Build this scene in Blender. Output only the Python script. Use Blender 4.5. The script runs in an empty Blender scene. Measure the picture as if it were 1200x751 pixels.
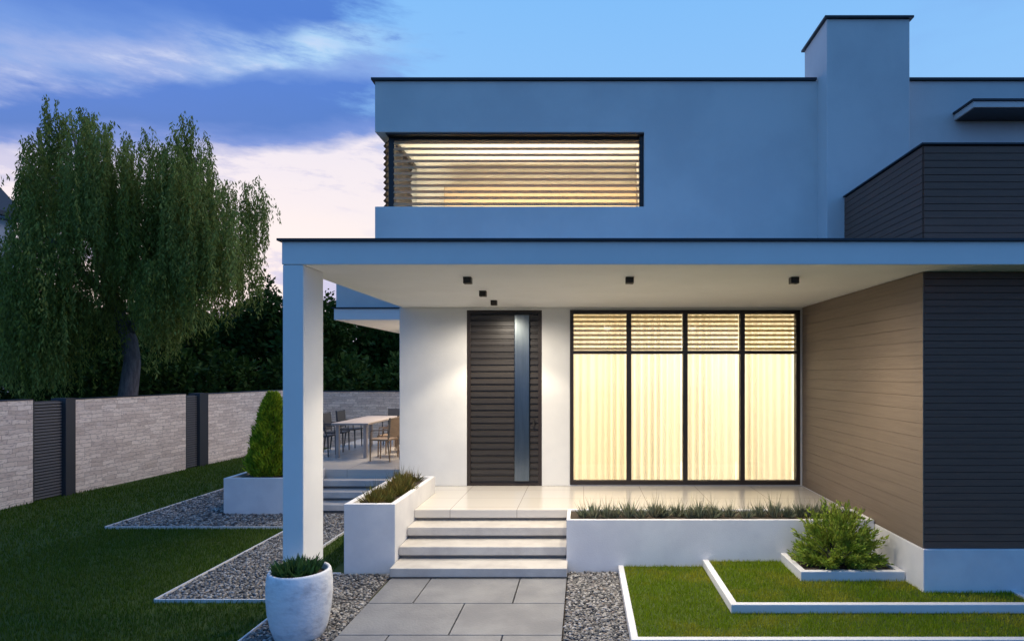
import bpy, math, random
import numpy as np
from mathutils import Vector
random.seed(7); rng = np.random.default_rng(7)
S = bpy.context.scene
COL = S.collection
R = math.radians

# ------------------------------------------------------------------ materials
class NT:
    def __init__(s, tree): s.t = tree; s.n = tree.nodes; s.l = tree.links
    def new(s, typ, **kw):
        n = s.n.new(typ)
        for k, v in kw.items():
            if k == 'inp':
                for a, b in v.items(): n.inputs[a].default_value = b
            else: setattr(n, k, v)
        return n
    def link(s, a, b): s.l.new(a, b)
    def put(s, v, sock):
        if hasattr(v, 'is_output') or hasattr(v, 'links'): s.link(v, sock)
        else: sock.default_value = v
    def math(s, op, a, b=0.0, c=None, clamp=False):
        n = s.n.new('ShaderNodeMath'); n.operation = op; n.use_clamp = clamp
        s.put(a, n.inputs[0]); s.put(b, n.inputs[1])
        if c is not None: s.put(c, n.inputs[2])
        return n.outputs[0]
    def mix(s, f, a, b, blend='MIX'):
        n = s.n.new('ShaderNodeMix'); n.data_type = 'RGBA'; n.blend_type = blend
        s.put(f, n.inputs[0])
        for v, i in ((a, 6), (b, 7)):
            if isinstance(v, tuple): v = (*v[:3], 1)
            s.put(v, n.inputs[i])
        return n.outputs[2]
    def smooth(s, v, lo, hi):
        n = s.n.new('ShaderNodeMapRange'); n.interpolation_type = 'SMOOTHSTEP'
        s.put(v, n.inputs[0]); n.inputs[1].default_value = lo; n.inputs[2].default_value = hi
        return n.outputs[0]
    def ramp(s, v, stops, interp='LINEAR'):
        n = s.n.new('ShaderNodeValToRGB'); cr = n.color_ramp; cr.interpolation = interp
        while len(cr.elements) < len(stops): cr.elements.new(0.5)
        for e, (p, c) in zip(cr.elements, stops): e.position = p; e.color = (*c, 1)
        s.put(v, n.inputs[0]); return n.outputs[0]

def mat(name, col, rough=0.6, col2=None, nscale=4.0, stretch=(1, 1, 1), bump=0.0, bscale=60.0, metal=0.0, coat=0.0,
        island=0.0, transl=0.0, detail=6, spec=0.5, lo=.35, hi=.65):
    m = bpy.data.materials.new(name); m.use_nodes = True
    g = NT(m.node_tree); b = g.n['Principled BSDF']
    b.inputs['Roughness'].default_value = rough; b.inputs['Metallic'].default_value = metal
    b.inputs['Specular IOR Level'].default_value = spec
    if coat: b.inputs['Coat Weight'].default_value = coat
    tc = g.new('ShaderNodeTexCoord'); mp = g.new('ShaderNodeMapping')
    geo = g.new('ShaderNodeNewGeometry')
    g.link(geo.outputs['Position'], mp.inputs[0]); mp.inputs['Scale'].default_value = stretch
    c = None
    if col2 is not None:
        nz = g.new('ShaderNodeTexNoise', inp={'Scale': nscale, 'Detail': detail, 'Roughness': .6}); g.link(mp.outputs[0], nz.inputs[0])
        c = g.mix(g.smooth(nz.outputs[0], lo, hi), col, col2)
    if island:
        v = g.math('MULTIPLY_ADD', geo.outputs['Random Per Island'], 2 * island, 1 - island)
        n = g.new('ShaderNodeVectorMath', operation='SCALE')
        if c is None: n.inputs[0].default_value = col
        else: g.link(c, n.inputs[0])
        g.link(v, n.inputs['Scale']); c = n.outputs[0]
    if c is None: b.inputs['Base Color'].default_value = (*col, 1)
    else: g.link(c, b.inputs['Base Color'])
    if bump:
        n2 = g.new('ShaderNodeTexNoise', inp={'Scale': bscale, 'Detail': 5}); g.link(mp.outputs[0], n2.inputs[0])
        bp = g.new('ShaderNodeBump', inp={'Strength': bump, 'Distance': 0.02}); g.link(n2.outputs[0], bp.inputs['Height'])
        g.link(bp.outputs[0], b.inputs['Normal'])
    if transl:
        tr = g.new('ShaderNodeBsdfTranslucent'); mx = g.new('ShaderNodeMixShader', inp={0: transl})
        if c is None: tr.inputs[0].default_value = (*col, 1)
        else: g.link(c, tr.inputs[0])
        g.link(b.outputs[0], mx.inputs[1]); g.link(tr.outputs[0], mx.inputs[2])
        g.link(mx.outputs[0], g.n['Material Output'].inputs[0])
    return m

M = {}
M['plaster'] = mat('white_plaster', (.71, .71, .69), .75, (.64, .64, .63), .9, bump=.12, bscale=90)
M['slab'] = mat('white_soffit_paint', (.87, .87, .86), .75, (.83, .83, .82), 1.1, bump=.08, bscale=90)
M['plaster_in'] = mat('interior_plaster', (.85, .82, .76), .8)
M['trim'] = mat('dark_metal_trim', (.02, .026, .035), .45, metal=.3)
M['frame'] = mat('dark_window_frame', (.020, .013, .010), .4)
M['board'] = mat('dark_cladding', (.175, .088, .056), .6, (.15, .075, .050), 3, (1, 1, 14), bump=.2, bscale=20)
M['woodside'] = mat('brown_wood_cladding', (.205, .158, .118), .6, (.18, .135, .10), 2.2, (1, .6, 16), bump=.25, bscale=14)
M['door'] = mat('dark_door_wood', (.034, .029, .025), .34, (.027, .023, .020), 3, (.4, 1, 12), bump=.04, bscale=20)
M['steel'] = mat('brushed_steel', (.20, .23, .24), .28, metal=1.0, col2=(.16, .19, .20), nscale=3, stretch=(8, 8, .5))
M['stone'] = mat('white_stone_box', (.76, .76, .77), .6, (.68, .68, .7), 2.2, bump=.1, bscale=70)
M['step'] = mat('pale_step_stone', (.56, .54, .51), .45, (.47, .45, .43), 3.5, bump=.1, bscale=60)
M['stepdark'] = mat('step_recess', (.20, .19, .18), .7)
M['soil'] = mat('dark_soil', (.035, .025, .018), .95, (.06, .045, .03), 30, bump=.8, bscale=40)
M['gravelbase'] = mat('gravel_bedding', (.16, .15, .15), .95, (.09, .085, .09), 40, bump=.8, bscale=60)
M['grassbase'] = mat('turf', (.05, .085, .010), .95, (.065, .10, .012), 6, bump=.7, bscale=90)
M['lawnfar'] = mat('far_turf', (.022, .05, .012), .95, (.03, .06, .014), .8, bump=.7, bscale=90)
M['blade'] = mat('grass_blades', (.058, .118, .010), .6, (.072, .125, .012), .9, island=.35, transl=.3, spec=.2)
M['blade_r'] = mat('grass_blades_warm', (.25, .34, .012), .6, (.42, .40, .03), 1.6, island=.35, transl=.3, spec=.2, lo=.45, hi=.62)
M['willow'] = mat('willow_leaves', (.18, .215, .036), .6, (.31, .33, .075), .8, (1, 1, .35), island=.4, transl=.45, spec=.25)
M['bark'] = mat('bark', (.19, .16, .15), .9, (.11, .09, .09), 5, (3, 3, .7), bump=.8, bscale=14)
M['wood_leaves'] = mat('woodland_leaves', (.035, .075, .012), .7, (.055, .10, .018), .4, island=.25, transl=.2, spec=.15)
M['conifer'] = mat('conifer_sprays', (.20, .33, .02), .6, (.42, .48, .03), 4.5, island=.4, transl=.3, spec=.2)
M['bush'] = mat('bush_leaves', (.20, .31, .035), .5, (.36, .42, .06), 7, island=.45, transl=.3, spec=.3)
M['tuft'] = mat('tuft_leaves', (.17, .21, .14), .6, (.25, .25, .16), 8, island=.5, transl=.3, spec=.2)
M['tuft_w'] = mat('sedge_leaves', (.11, .13, .03), .6, (.17, .12, .03), 8, island=.5, transl=.3, spec=.2)
M['potplant'] = mat('pot_plant_leaves', (.035, .10, .03), .5, (.06, .12, .03), 10, island=.5, transl=.3, spec=.3)
M['darkchair'] = mat('dark_woven_chair', (.035, .04, .055), .6)
M['lightwood'] = mat('light_wood', (.34, .22, .12), .5, (.25, .16, .085), 6, (1, 1, 6))
M['tablewhite'] = mat('pale_tabletop', (.40, .36, .34), .45, (.36, .32, .3), 4)
M['lamp_body'] = mat('spot_housing', (.03, .026, .022), .4, metal=.4)
M['roof'] = mat('neighbour_roof', (.03, .035, .05), .7)
M['nwall'] = mat('neighbour_wall', (.35, .37, .42), .8)
M['cabinet'] = mat('tan_cabinet', (.50, .38, .25), .6)
M['blind'] = mat('blind_slats', (.80, .72, .56), .5, transl=.5)
M['louvre'] = mat('louvre_slats', (.80, .66, .48), .5, transl=.6)
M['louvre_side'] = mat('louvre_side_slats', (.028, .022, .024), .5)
M['metaldark'] = mat('fence_metal', (.045, .048, .055), .5, metal=.2)
M['metallouvre'] = mat('fence_louvre', (.13, .13, .14), .5, metal=.1)

def paver_mat():
    m = mat('paving_stone', (.24, .245, .255), .5, (.17, .175, .19), 1.6, bump=.25, bscale=45, island=.06)
    return m
M['paver'] = paver_mat()

def pebble_mat():
    m = bpy.data.materials.new('pebbles'); m.use_nodes = True; g = NT(m.node_tree); b = g.n['Principled BSDF']
    geo = g.new('ShaderNodeNewGeometry')
    c = g.ramp(geo.outputs['Random Per Island'], [(0, (.04, .04, .045)), (.25, (.10, .10, .10)), (.55, (.20, .19, .18)), (.85, (.42, .41, .40)), (1, (.20, .15, .12))])
    g.link(c, b.inputs['Base Color']); b.inputs['Roughness'].default_value = .6
    return m
M['pebble'] = pebble_mat()

def tile_mat():
    m = bpy.data.materials.new('porch_tiles'); m.use_nodes = True; g = NT(m.node_tree); b = g.n['Principled BSDF']
    geo = g.new('ShaderNodeNewGeometry'); br = g.new('ShaderNodeTexBrick', offset=0.0)
    g.link(geo.outputs['Position'], br.inputs[0])
    for k, v in {'Scale': 1.0, 'Mortar Size': .004, 'Brick Width': .9, 'Row Height': .6, 'Color1': (.62, .59, .55, 1), 'Color2': (.60, .57, .52, 1), 'Mortar': (.30, .27, .24, 1)}.items(): br.inputs[k].default_value = v
    g.link(br.outputs[0], b.inputs['Base Color']); b.inputs['Roughness'].default_value = .22
    return m
M['tile'] = tile_mat()

def ledgestone():
    m = bpy.data.materials.new('stacked_stone'); m.use_nodes = True; g = NT(m.node_tree); b = g.n['Principled BSDF']
    geo = g.new('ShaderNodeNewGeometry'); sp = g.new('ShaderNodeSeparateXYZ'); g.link(geo.outputs['Position'], sp.inputs[0])
    cb = g.new('ShaderNodeCombineXYZ')
    g.link(g.math('ADD', sp.outputs[1], sp.outputs[0]), cb.inputs[0]); g.link(sp.outputs[2], cb.inputs[1])
    br = g.new('ShaderNodeTexBrick', offset=0.37, offset_frequency=2, squash=.7, squash_frequency=3)
    nd = g.new('ShaderNodeTexNoise', inp={'Scale': 3.5, 'Detail': 4}); g.link(geo.outputs['Position'], nd.inputs[0])
    vs = g.new('ShaderNodeVectorMath', operation='MULTIPLY_ADD'); g.link(nd.outputs[1], vs.inputs[0]); vs.inputs[1].default_value = (.12, .07, 0); g.link(cb.outputs[0], vs.inputs[2]); g.link(vs.outputs[0], br.inputs[0])
    for k, v in {'Scale': 1.0, 'Mortar Size': .004, 'Brick Width': .42, 'Row Height': .085, 'Bias': .0, 'Color1': (.90, .77, .66, 1), 'Color2': (.64, .52, .44, 1), 'Mortar': (.36, .29, .25, 1)}.items(): br.inputs[k].default_value = v
    nz = g.new('ShaderNodeTexNoise', inp={'Scale': 5.0, 'Detail': 8, 'Roughness': .7}); 
    mp = g.new('ShaderNodeMapping'); mp.inputs['Scale'].default_value = (1, 1, 3.5); g.link(geo.outputs['Position'], mp.inputs[0]); g.link(mp.outputs[0], nz.inputs[0])
    c = g.mix(g.smooth(nz.outputs[0], .60, .70), br.outputs[0], (.40, .32, .30))
    nb_ = g.new('ShaderNodeTexNoise', inp={'Scale': 11.0, 'Detail': 5, 'Roughness': .7}); g.link(mp.outputs[0], nb_.inputs[0])
    c = g.mix(g.math('MULTIPLY', g.smooth(nb_.outputs[0], .52, .64), .75), c, (.34, .27, .25))
    c = g.mix(g.math('MULTIPLY', g.smooth(nz.outputs[0], .48, .33), .5), c, (.85, .75, .68))
    g.link(c, b.inputs['Base Color']); b.inputs['Roughness'].default_value = .85
    bp = g.new('ShaderNodeBump', inp={'Strength': .45, 'Distance': .02}); g.link(g.math('ADD', nz.outputs[0], g.math('MULTIPLY', br.outputs[1], -.4)), bp.inputs['Height']); g.link(bp.outputs[0], b.inputs['Normal'])
    return m
M['ledge'] = ledgestone()

def pot_mat():
    m = mat('pot_ceramic', (.84, .85, .86), .55, (.66, .66, .68), 6.5, (1, 1, 1.6), bump=.5, bscale=11, lo=.48, hi=.66)
    return m
M['pot'] = pot_mat()

def glass_mat():
    m = bpy.data.materials.new('window_glass'); m.use_nodes = True; g = NT(m.node_tree)
    for n in list(g.n):
        if n.type == 'BSDF_PRINCIPLED': g.n.remove(n)
    t = g.new('ShaderNodeBsdfTransparent', inp={0: (.96, .97, .96, 1)}); gl = g.new('ShaderNodeBsdfGlossy', inp={1: .01})
    f = g.new('ShaderNodeFresnel', inp={0: 1.45}); mx = g.new('ShaderNodeMixShader')
    g.link(f.outputs[0], mx.inputs[0]); g.link(t.outputs[0], mx.inputs[1]); g.link(gl.outputs[0], mx.inputs[2]); g.link(mx.outputs[0], g.n['Material Output'].inputs[0])
    return m
M['glass'] = glass_mat()

def curtain_mat(name, tint, tv):
    m = bpy.data.materials.new(name); m.use_nodes = True; g = NT(m.node_tree)
    for n in list(g.n):
        if n.type == 'BSDF_PRINCIPLED': g.n.remove(n)
    geo = g.new('ShaderNodeNewGeometry'); mp = g.new('ShaderNodeMapping'); mp.inputs['Scale'].default_value = (1, 0, .04); g.link(geo.outputs['Position'], mp.inputs[0])
    nz = g.new('ShaderNodeTexNoise', inp={'Scale': 8.0, 'Detail': 1, 'Roughness': .6}); g.link(mp.outputs[0], nz.inputs[0])
    c = g.mix(g.smooth(nz.outputs[0], .38, .62), tint, tv)
    d = g.new('ShaderNodeBsdfDiffuse'); t = g.new('ShaderNodeBsdfTranslucent'); g.link(c, d.inputs[0]); g.link(c, t.inputs[0])
    mx = g.new('ShaderNodeMixShader', inp={0: .6}); g.link(d.outputs[0], mx.inputs[1]); g.link(t.outputs[0], mx.inputs[2]); g.link(mx.outputs[0], g.n['Material Output'].inputs[0])
    return m
M['curtain'] = curtain_mat('sheer_curtain', (.91, .865, .75), (.90, .84, .71))
M['curtain2'] = curtain_mat('sheer_curtain_golden', (.91, .85, .70), (.89, .80, .64))

def emis(name, col, st):
    m = bpy.data.materials.new(name); m.use_nodes = True; g = NT(m.node_tree); b = g.n['Principled BSDF']
    b.inputs['Emission Color'].default_value = (*col, 1); b.inputs['Emission Strength'].default_value = st
    return m
M['bulb'] = emis('lamp_lens', (1, .85, .6), 6.0)

# ------------------------------------------------------------------ geometry helpers
def link(o, parent=None):
    COL.objects.link(o)
    if parent is not None: o.parent = parent
    return o
def meta(o, label=None, cat=None, group=None, kind=None):
    if label: o['label'] = label
    if cat: o['category'] = cat
    if group: o['group'] = group
    if kind: o['kind'] = kind
    return o
def empty(name, loc, label, cat, group=None, rz=0):
    o = bpy.data.objects.new(name, None); COL.objects.link(o); o.location = loc; o.rotation_euler.z = rz; o.empty_display_size = .2
    return meta(o, label, cat, group)

def mesh_obj(name, verts, faces, m, parent=None, smooth=False, bevel=0.0, origin=None, segs=2):
    me = bpy.data.meshes.new(name)
    if isinstance(verts, np.ndarray): verts = verts.tolist()
    off = Vector((0, 0, 0))
    if parent is not None: off = Vector(parent_world(parent))
    elif origin is not None: off = Vector(origin)
    if off.length > 0: verts = [(v[0] - off.x, v[1] - off.y, v[2] - off.z) for v in verts]
    me.from_pydata(verts, [], faces); me.update(); me.materials.append(m)
    if smooth: me.polygons.foreach_set('use_smooth', [True] * len(me.polygons))
    o = bpy.data.objects.new(name, me); link(o, parent)
    if parent is None and origin is not None: o.location = origin
    if bevel:
        b = o.modifiers.new('bevel', 'BEVEL'); b.width = bevel; b.segments = segs; b.limit_method = 'ANGLE'; b.angle_limit = R(40)
    return o
def parent_world(p):
    v = Vector(p.location); q = p.parent
    while q is not None: v = v + Vector(q.location); q = q.parent
    return v

def solid(adds, subs=()):
    """union of axis boxes minus others, as one clean shell: (x0,x1,y0,y1,z0,z1)"""
    ax = [sorted({round(b[2 * i + k], 5) for b in list(adds) + list(subs) for k in (0, 1)}) for i in range(3)]
    n = [len(a) - 1 for a in ax]; occ = np.zeros(n, bool)
    for bl, val in ((adds, True), (subs, False)):
        for b in bl:
            s = [slice(ax[i].index(round(b[2 * i], 5)), ax[i].index(round(b[2 * i + 1], 5))) for i in range(3)]
            occ[s[0], s[1], s[2]] = val
    vid = {}; V = []; F = []
    def v(i, j, k):
        if (i, j, k) not in vid: vid[(i, j, k)] = len(V); V.append((ax[0][i], ax[1][j], ax[2][k]))
        return vid[(i, j, k)]
    pad = np.pad(occ, 1)
    for i, j, k in zip(*np.nonzero(occ)):
        P = lambda a, b, c: pad[i + 1 + a, j + 1 + b, k + 1 + c]
        if not P(-1, 0, 0): F.append((v(i, j, k), v(i, j, k + 1), v(i, j + 1, k + 1), v(i, j + 1, k)))
        if not P(1, 0, 0): F.append((v(i + 1, j, k), v(i + 1, j + 1, k), v(i + 1, j + 1, k + 1), v(i + 1, j, k + 1)))
        if not P(0, -1, 0): F.append((v(i, j, k), v(i + 1, j, k), v(i + 1, j, k + 1), v(i, j, k + 1)))
        if not P(0, 1, 0): F.append((v(i, j + 1, k), v(i, j + 1, k + 1), v(i + 1, j + 1, k + 1), v(i + 1, j + 1, k)))
        if not P(0, 0, -1): F.append((v(i, j, k), v(i, j + 1, k), v(i + 1, j + 1, k), v(i + 1, j, k)))
        if not P(0, 0, 1): F.append((v(i, j, k + 1), v(i + 1, j, k + 1), v(i + 1, j + 1, k + 1), v(i, j + 1, k + 1)))
    return V, F
def sol(name, adds, m, parent=None, subs=(), bevel=0.0, origin=None):
    V, F = solid(adds, subs); return mesh_obj(name, V, F, m, parent, bevel=bevel, origin=origin)

class MB:
    def __init__(s): s.V = []; s.F = []
    def box(s, x0, x1, y0, y1, z0, z1):
        b = len(s.V)
        s.V += [(x0, y0, z0), (x1, y0, z0), (x1, y1, z0), (x0, y1, z0), (x0, y0, z1), (x1, y0, z1), (x1, y1, z1), (x0, y1, z1)]
        s.F += [tuple(b + i for i in f) for f in ((0, 3, 2, 1), (4, 5, 6, 7), (0, 1, 5, 4), (1, 2, 6, 5), (2, 3, 7, 6), (3, 0, 4, 7))]
        return s
    def prism(s, pts, axis, a0, a1):
        """pts: 2D polygon in the two other axes; extruded along axis"""
        b = len(s.V); n = len(pts)
        for a in (a0, a1):
            for p, q in pts:
                s.V.append((a, p, q) if axis == 0 else (p, a, q) if axis == 1 else (p, q, a))
        s.F.append(tuple(b + i for i in range(n))); s.F.append(tuple(b + n + i for i in reversed(range(n))))
        for i in range(n): s.F.append((b + i, b + (i + 1) % n, b + n + (i + 1) % n, b + n + i))
        return s
    def tube(s, pts, rad, n=8, cap=True):
        pts = [Vector(p) for p in pts]
        if not hasattr(rad, '__len__'): rad = [rad] * len(pts)
        b = len(s.V)
        for i, p in enumerate(pts):
            d = (pts[min(i + 1, len(pts) - 1)] - pts[max(i - 1, 0)]).normalized()
            u = d.cross(Vector((0.13, 1, 0.07)) if abs(d.y) < .9 else Vector((1, 0, 0))).normalized(); w = d.cross(u)
            for k in range(n):
                a = 2 * math.pi * k / n; q = p + (u * math.cos(a) + w * math.sin(a)) * rad[i]; s.V.append(tuple(q))
        for i in range(len(pts) - 1):
            for k in range(n):
                k2 = (k + 1) % n; s.F.append((b + i * n + k, b + i * n + k2, b + (i + 1) * n + k2, b + (i + 1) * n + k))
        if cap:
            s.F.append(tuple(b + k for k in reversed(range(n)))); s.F.append(tuple(b + (len(pts) - 1) * n + k for k in range(n)))
        return s
    def lathe(s, cx, cy, prof, n=40):
        b = len(s.V)
        for r, z in prof:
            for k in range(n):
                a = 2 * math.pi * k / n; s.V.append((cx + r * math.cos(a), cy + r * math.sin(a), z))
        for i in range(len(prof) - 1):
            for k in range(n):
                k2 = (k + 1) % n; s.F.append((b + i * n + k, b + i * n + k2, b + (i + 1) * n + k2, b + (i + 1) * n + k))
        return s
    def build(s, name, m, parent=None, smooth=False, bevel=0.0, origin=None):
        return mesh_obj(name, s.V, s.F, m, parent, smooth, bevel, origin)

def raw_mesh(name, V, F4, m, parent=None, origin=(0, 0, 0), smooth=False):
    """fast build from numpy verts (N,3) and equal-size faces (M,k)"""
    off = np.array(parent_world(parent) if parent is not None else Vector(origin))
    V = (V - off).astype(np.float32); k = F4.shape[1]
    me = bpy.data.meshes.new(name); me.vertices.add(len(V)); me.vertices.foreach_set('co', V.ravel())
    me.loops.add(F4.size); me.loops.foreach_set('vertex_index', F4.astype(np.int32).ravel())
    me.polygons.add(len(F4)); me.polygons.foreach_set('loop_start', np.arange(0, F4.size, k, dtype=np.int32))
    me.update(calc_edges=True); me.materials.append(m)
    if smooth: me.polygons.foreach_set('use_smooth', np.ones(len(F4), bool))
    o = bpy.data.objects.new(name, me); link(o, parent)
    if parent is None: o.location = origin
    return o
def unit(v): return v / np.maximum(np.linalg.norm(v, axis=-1, keepdims=True), 1e-9)
def leaves(P, D, length, width, up=None):
    """diamond leaves at points P along directions D"""
    n = len(P); D = unit(D)
    side = unit(np.cross(D, rng.normal(size=(n, 3)))); L = (length * rng.uniform(.6, 1.3, n))[:, None]; W = (width * rng.uniform(.7, 1.3, n))[:, None]
    V = np.stack([P, P + D * L * .45 + side * W * .5, P + D * L, P + D * L * .45 - side * W * .5], 1).reshape(-1, 3)
    return V, np.arange(4 * n).reshape(n, 4)
def blades(P, h, w, lean=.45):
    n = len(P); a = rng.uniform(0, 2 * np.pi, n); hh = h * rng.uniform(.5, 1.25, n)
    dx = np.stack([np.cos(a), np.sin(a), np.zeros(n)], 1) * w * .5
    b = rng.uniform(0, 2 * np.pi, n); l = rng.uniform(0, lean, n) * hh
    tip = P + np.stack([np.cos(b) * l, np.sin(b) * l, hh], 1)
    V = np.stack([P - dx, P + dx, tip], 1).reshape(-1, 3); return V, np.arange(3 * n).reshape(n, 3)

# ------------------------------------------------------------------ ground & lawns (z 0 = gravel level)
GX0, GX1, GY0, GY1 = -300, 300, -60, 500
def sheet(name, x0, x1, y0, y1, z, m, kind='structure', th=.05):
    return meta(sol(name, [(x0, x1, y0, y1, z - th, z)], m), kind=kind)
sheet('ground', GX0, GX1, GY0, GY1, -.06, M['lawnfar'])
sheet('lawn', -12.5, -2.0, -3, 25, -.004, M['grassbase'])

# gravel beds: rectangles (x0,x1,y0,y1)
BEDS = [(-3.10, -2.27, 3.0, 6.52), (-4.57, -2.30, 6.52, 7.36), (-4.57, -3.65, 7.36, 9.59), (-7.50, -3.02, 9.59, 13.0), (-.19, .42, 3.0, 7.44)]
gb = sol('gravel_bed', [(a, b, c, d, -.04, .012) for a, b, c, d in BEDS], M['gravelbase']); meta(gb, kind='structure')
# thin pale metal edging round the beds
E = MB()
def edge(x0, y0, x1, y1):
    t = .018
    if x0 == x1: E.box(x0 - t, x0, min(y0, y1), max(y0, y1), -.03, .034)
    else: E.box(min(x0, x1), max(x0, x1), y0 - t, y0, -.03, .034)
edge(-7.5, 9.59, -7.5, 13.0); edge(-7.5, 9.59, -4.57, 9.59); edge(-3.63, 9.59, -3.02, 9.59)
edge(-4.57, 6.52, -4.57, 9.57); edge(-4.57, 6.52, -3.12, 6.52); edge(-3.10, 3.0, -3.10, 6.50); edge(-3.632, 7.38, -3.632, 9.57); edge(-3.63, 7.378, -2.93, 7.378)
meta(E.build('bed_edging', M['stone']), kind='structure')

# pebbles
def ico(sub):
    import bmesh
    bm = bmesh.new(); bmesh.ops.create_icosphere(bm, subdivisions=sub, radius=1.0)
    V = np.array([v.co[:] for v in bm.verts]); F = np.array([[v.index for v in f.verts] for f in bm.faces]); bm.free(); return V, F
I1, I2 = ico(1), ico(2)
def pebbles(rects, dens, size, base):
    V0, F0 = base; P = []
    for x0, x1, y0, y1 in rects:
        n = int((x1 - x0) * (y1 - y0) * dens); P.append(np.stack([rng.uniform(x0 + .01, x1 - .01, n), rng.uniform(y0 + .01, y1 - .01, n)], 1))
    P = np.concatenate(P); n = len(P)
    s = size * rng.uniform(.5, 1.25, (n, 1)) * np.stack([rng.uniform(.8, 1.4, n), rng.uniform(.7, 1.1, n), rng.uniform(.45, .8, n)], 1)
    a = rng.uniform(0, 6.283, n); ca, sa = np.cos(a), np.sin(a)
    V = V0[None] * (1 + .12 * rng.normal(size=(n, len(V0), 1))) * s[:, None]
    X = V[..., 0] * ca[:, None] - V[..., 1] * sa[:, None]; Y = V[..., 0] * sa[:, None] + V[..., 1] * ca[:, None]
    z = .014 + s[:, 2] * rng.uniform(.3, 1.2, n)
    V = np.stack([X + P[:, :1], Y + P[:, 1:], V[..., 2] + z[:, None]], 2).reshape(-1, 3)
    return V, (F0[None] + np.arange(n)[:, None, None] * len(V0)).reshape(-1, 3)
parts = [pebbles([(-3.09, -2.27, 5.3, 6.5), (-.19, .42, 5.3, 7.44)], 2900, .0145, I2),
         pebbles([(-4.56, -2.30, 6.53, 7.36), (-4.56, -3.66, 7.36, 9.58)], 2300, .017, I1),
         pebbles([(-7.49, -6.22, 9.6, 13.0), (-6.2, -3.02, 9.6, 10.45)], 1300, .021, I1)]
V, F, o_ = [], [], 0
for v, f in parts: V.append(v); F.append(f + o_); o_ += len(v)
meta(raw_mesh('gravel', np.concatenate(V), np.concatenate(F), M['pebble'], smooth=True), kind='stuff')

# raised lawns on the right with kerbs
meta(sol('lawn', [(.48, 9.2, 5.44, 7.46, -.02, .08)], M['grassbase']), kind='structure')
meta(sol('lawn', [(1.52, 4.47, 6.02, 7.46, .084, .144)], M['grassbase'], subs=[(2.40, 3.557, 6.75, 7.46, .084, .144)]), kind='structure')
KM = M['stone']
def kerb(adds, label):
    o = sol('kerb', adds, KM, bevel=.006); meta(o, kind='structure'); return o
kerb([(.42, .485, 5.37, 7.45, -.02, .10), (.485, 9.2, 5.37, 5.44, -.02, .10)], '')
kerb([(1.45, 1.52, 6.0, 7.45, .082, .17), (1.52, 9.2, 6.0, 6.07, .082, .17), (4.47, 4.54, 6.07, 6.395, .082, .17)], '')
kerb([(2.40, 2.47, 6.75, 7.45, .10, .25), (2.47, 3.55, 6.75, 6.82, .10, .25), (3.49, 3.55, 6.82, 7.45, .10, .25)], '')
meta(sol('soil_bed', [(2.472, 3.488, 6.822, 7.448, .10, .22)], M['soil']), kind='structure')

# grass blades (stuff)
def inrect(P, r): return (P[:, 0] > r[0]) & (P[:, 0] < r[1]) & (P[:, 1] > r[2]) & (P[:, 1] < r[3])
def field(rects, dens, holes=()):
    out = []
    for x0, x1, y0, y1, z in rects:
        n = int((x1 - x0) * (y1 - y0) * dens); P = np.stack([rng.uniform(x0, x1, n), rng.uniform(y0, y1, n), np.full(n, z)], 1)
        for h in holes: P = P[~inrect(P, h)]
        out.append(P)
    return np.concatenate(out)
H = [(a - .03, b + .03, c - .03, d + .03) for a, b, c, d in BEDS] + [(-2.95, -2.27, 7.38, 9.4)]
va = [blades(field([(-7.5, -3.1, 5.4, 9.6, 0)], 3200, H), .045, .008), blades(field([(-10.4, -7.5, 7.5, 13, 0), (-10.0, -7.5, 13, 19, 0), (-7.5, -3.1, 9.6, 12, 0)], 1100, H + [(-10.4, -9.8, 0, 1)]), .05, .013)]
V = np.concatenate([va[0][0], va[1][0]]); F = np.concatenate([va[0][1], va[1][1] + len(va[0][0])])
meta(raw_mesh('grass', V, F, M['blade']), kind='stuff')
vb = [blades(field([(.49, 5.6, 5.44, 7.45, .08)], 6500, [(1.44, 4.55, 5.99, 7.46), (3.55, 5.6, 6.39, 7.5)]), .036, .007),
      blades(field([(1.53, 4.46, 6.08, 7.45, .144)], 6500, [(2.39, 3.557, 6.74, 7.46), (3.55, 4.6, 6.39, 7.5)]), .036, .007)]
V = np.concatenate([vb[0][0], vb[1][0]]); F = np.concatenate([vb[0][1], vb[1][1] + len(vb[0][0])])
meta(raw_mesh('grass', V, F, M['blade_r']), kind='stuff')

# paved path: running bond slabs with open joints over a dark bed
meta(sol('path_bed', [(-2.268, -.192, 2.0, 7.2, -.05, .004)], M['soil']), kind='structure')
pv = MB(); j = .006; y1 = 7.17; odd = True; row = 0
while y1 > 2.4:
    y0 = y1 - .775
    cuts = [-2.265, -1.79, -.745, -.195] if row % 2 == 0 else [-2.265, -1.245, -.195]
    for a, b in zip(cuts[:-1], cuts[1:]): pv.box(a + j, b - j, y0 + j, y1 - j, .006, .036)
    y1 = y0; row += 1
meta(pv.build('path', M['paver'], bevel=.004), kind='structure')

# ------------------------------------------------------------------ villa
villa = empty('villa', (0, 10, 0), 'modern white two-storey flat-roofed villa with a lit porch and dark cladding on the right', 'house')
RX = 9.2
# ground-floor back wall with door and window openings
sol('ground_floor_wall', [(-3.0, 3.557, 9.95, 10.25, .60, 3.503), (-3.0, -2.7, 10.25, 17, .0, 3.503), (-3.0, RX, 17, 17.3, 0, 3.503), (3.557, RX, 10.0, 10.25, .6, 3.503)], M['plaster'], villa,
    subs=[(-1.904, -.681, 9.95, 10.25, .60, 3.46), (-.222, 3.52, 9.95, 10.25, .62, 3.46)], bevel=.006)
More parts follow.
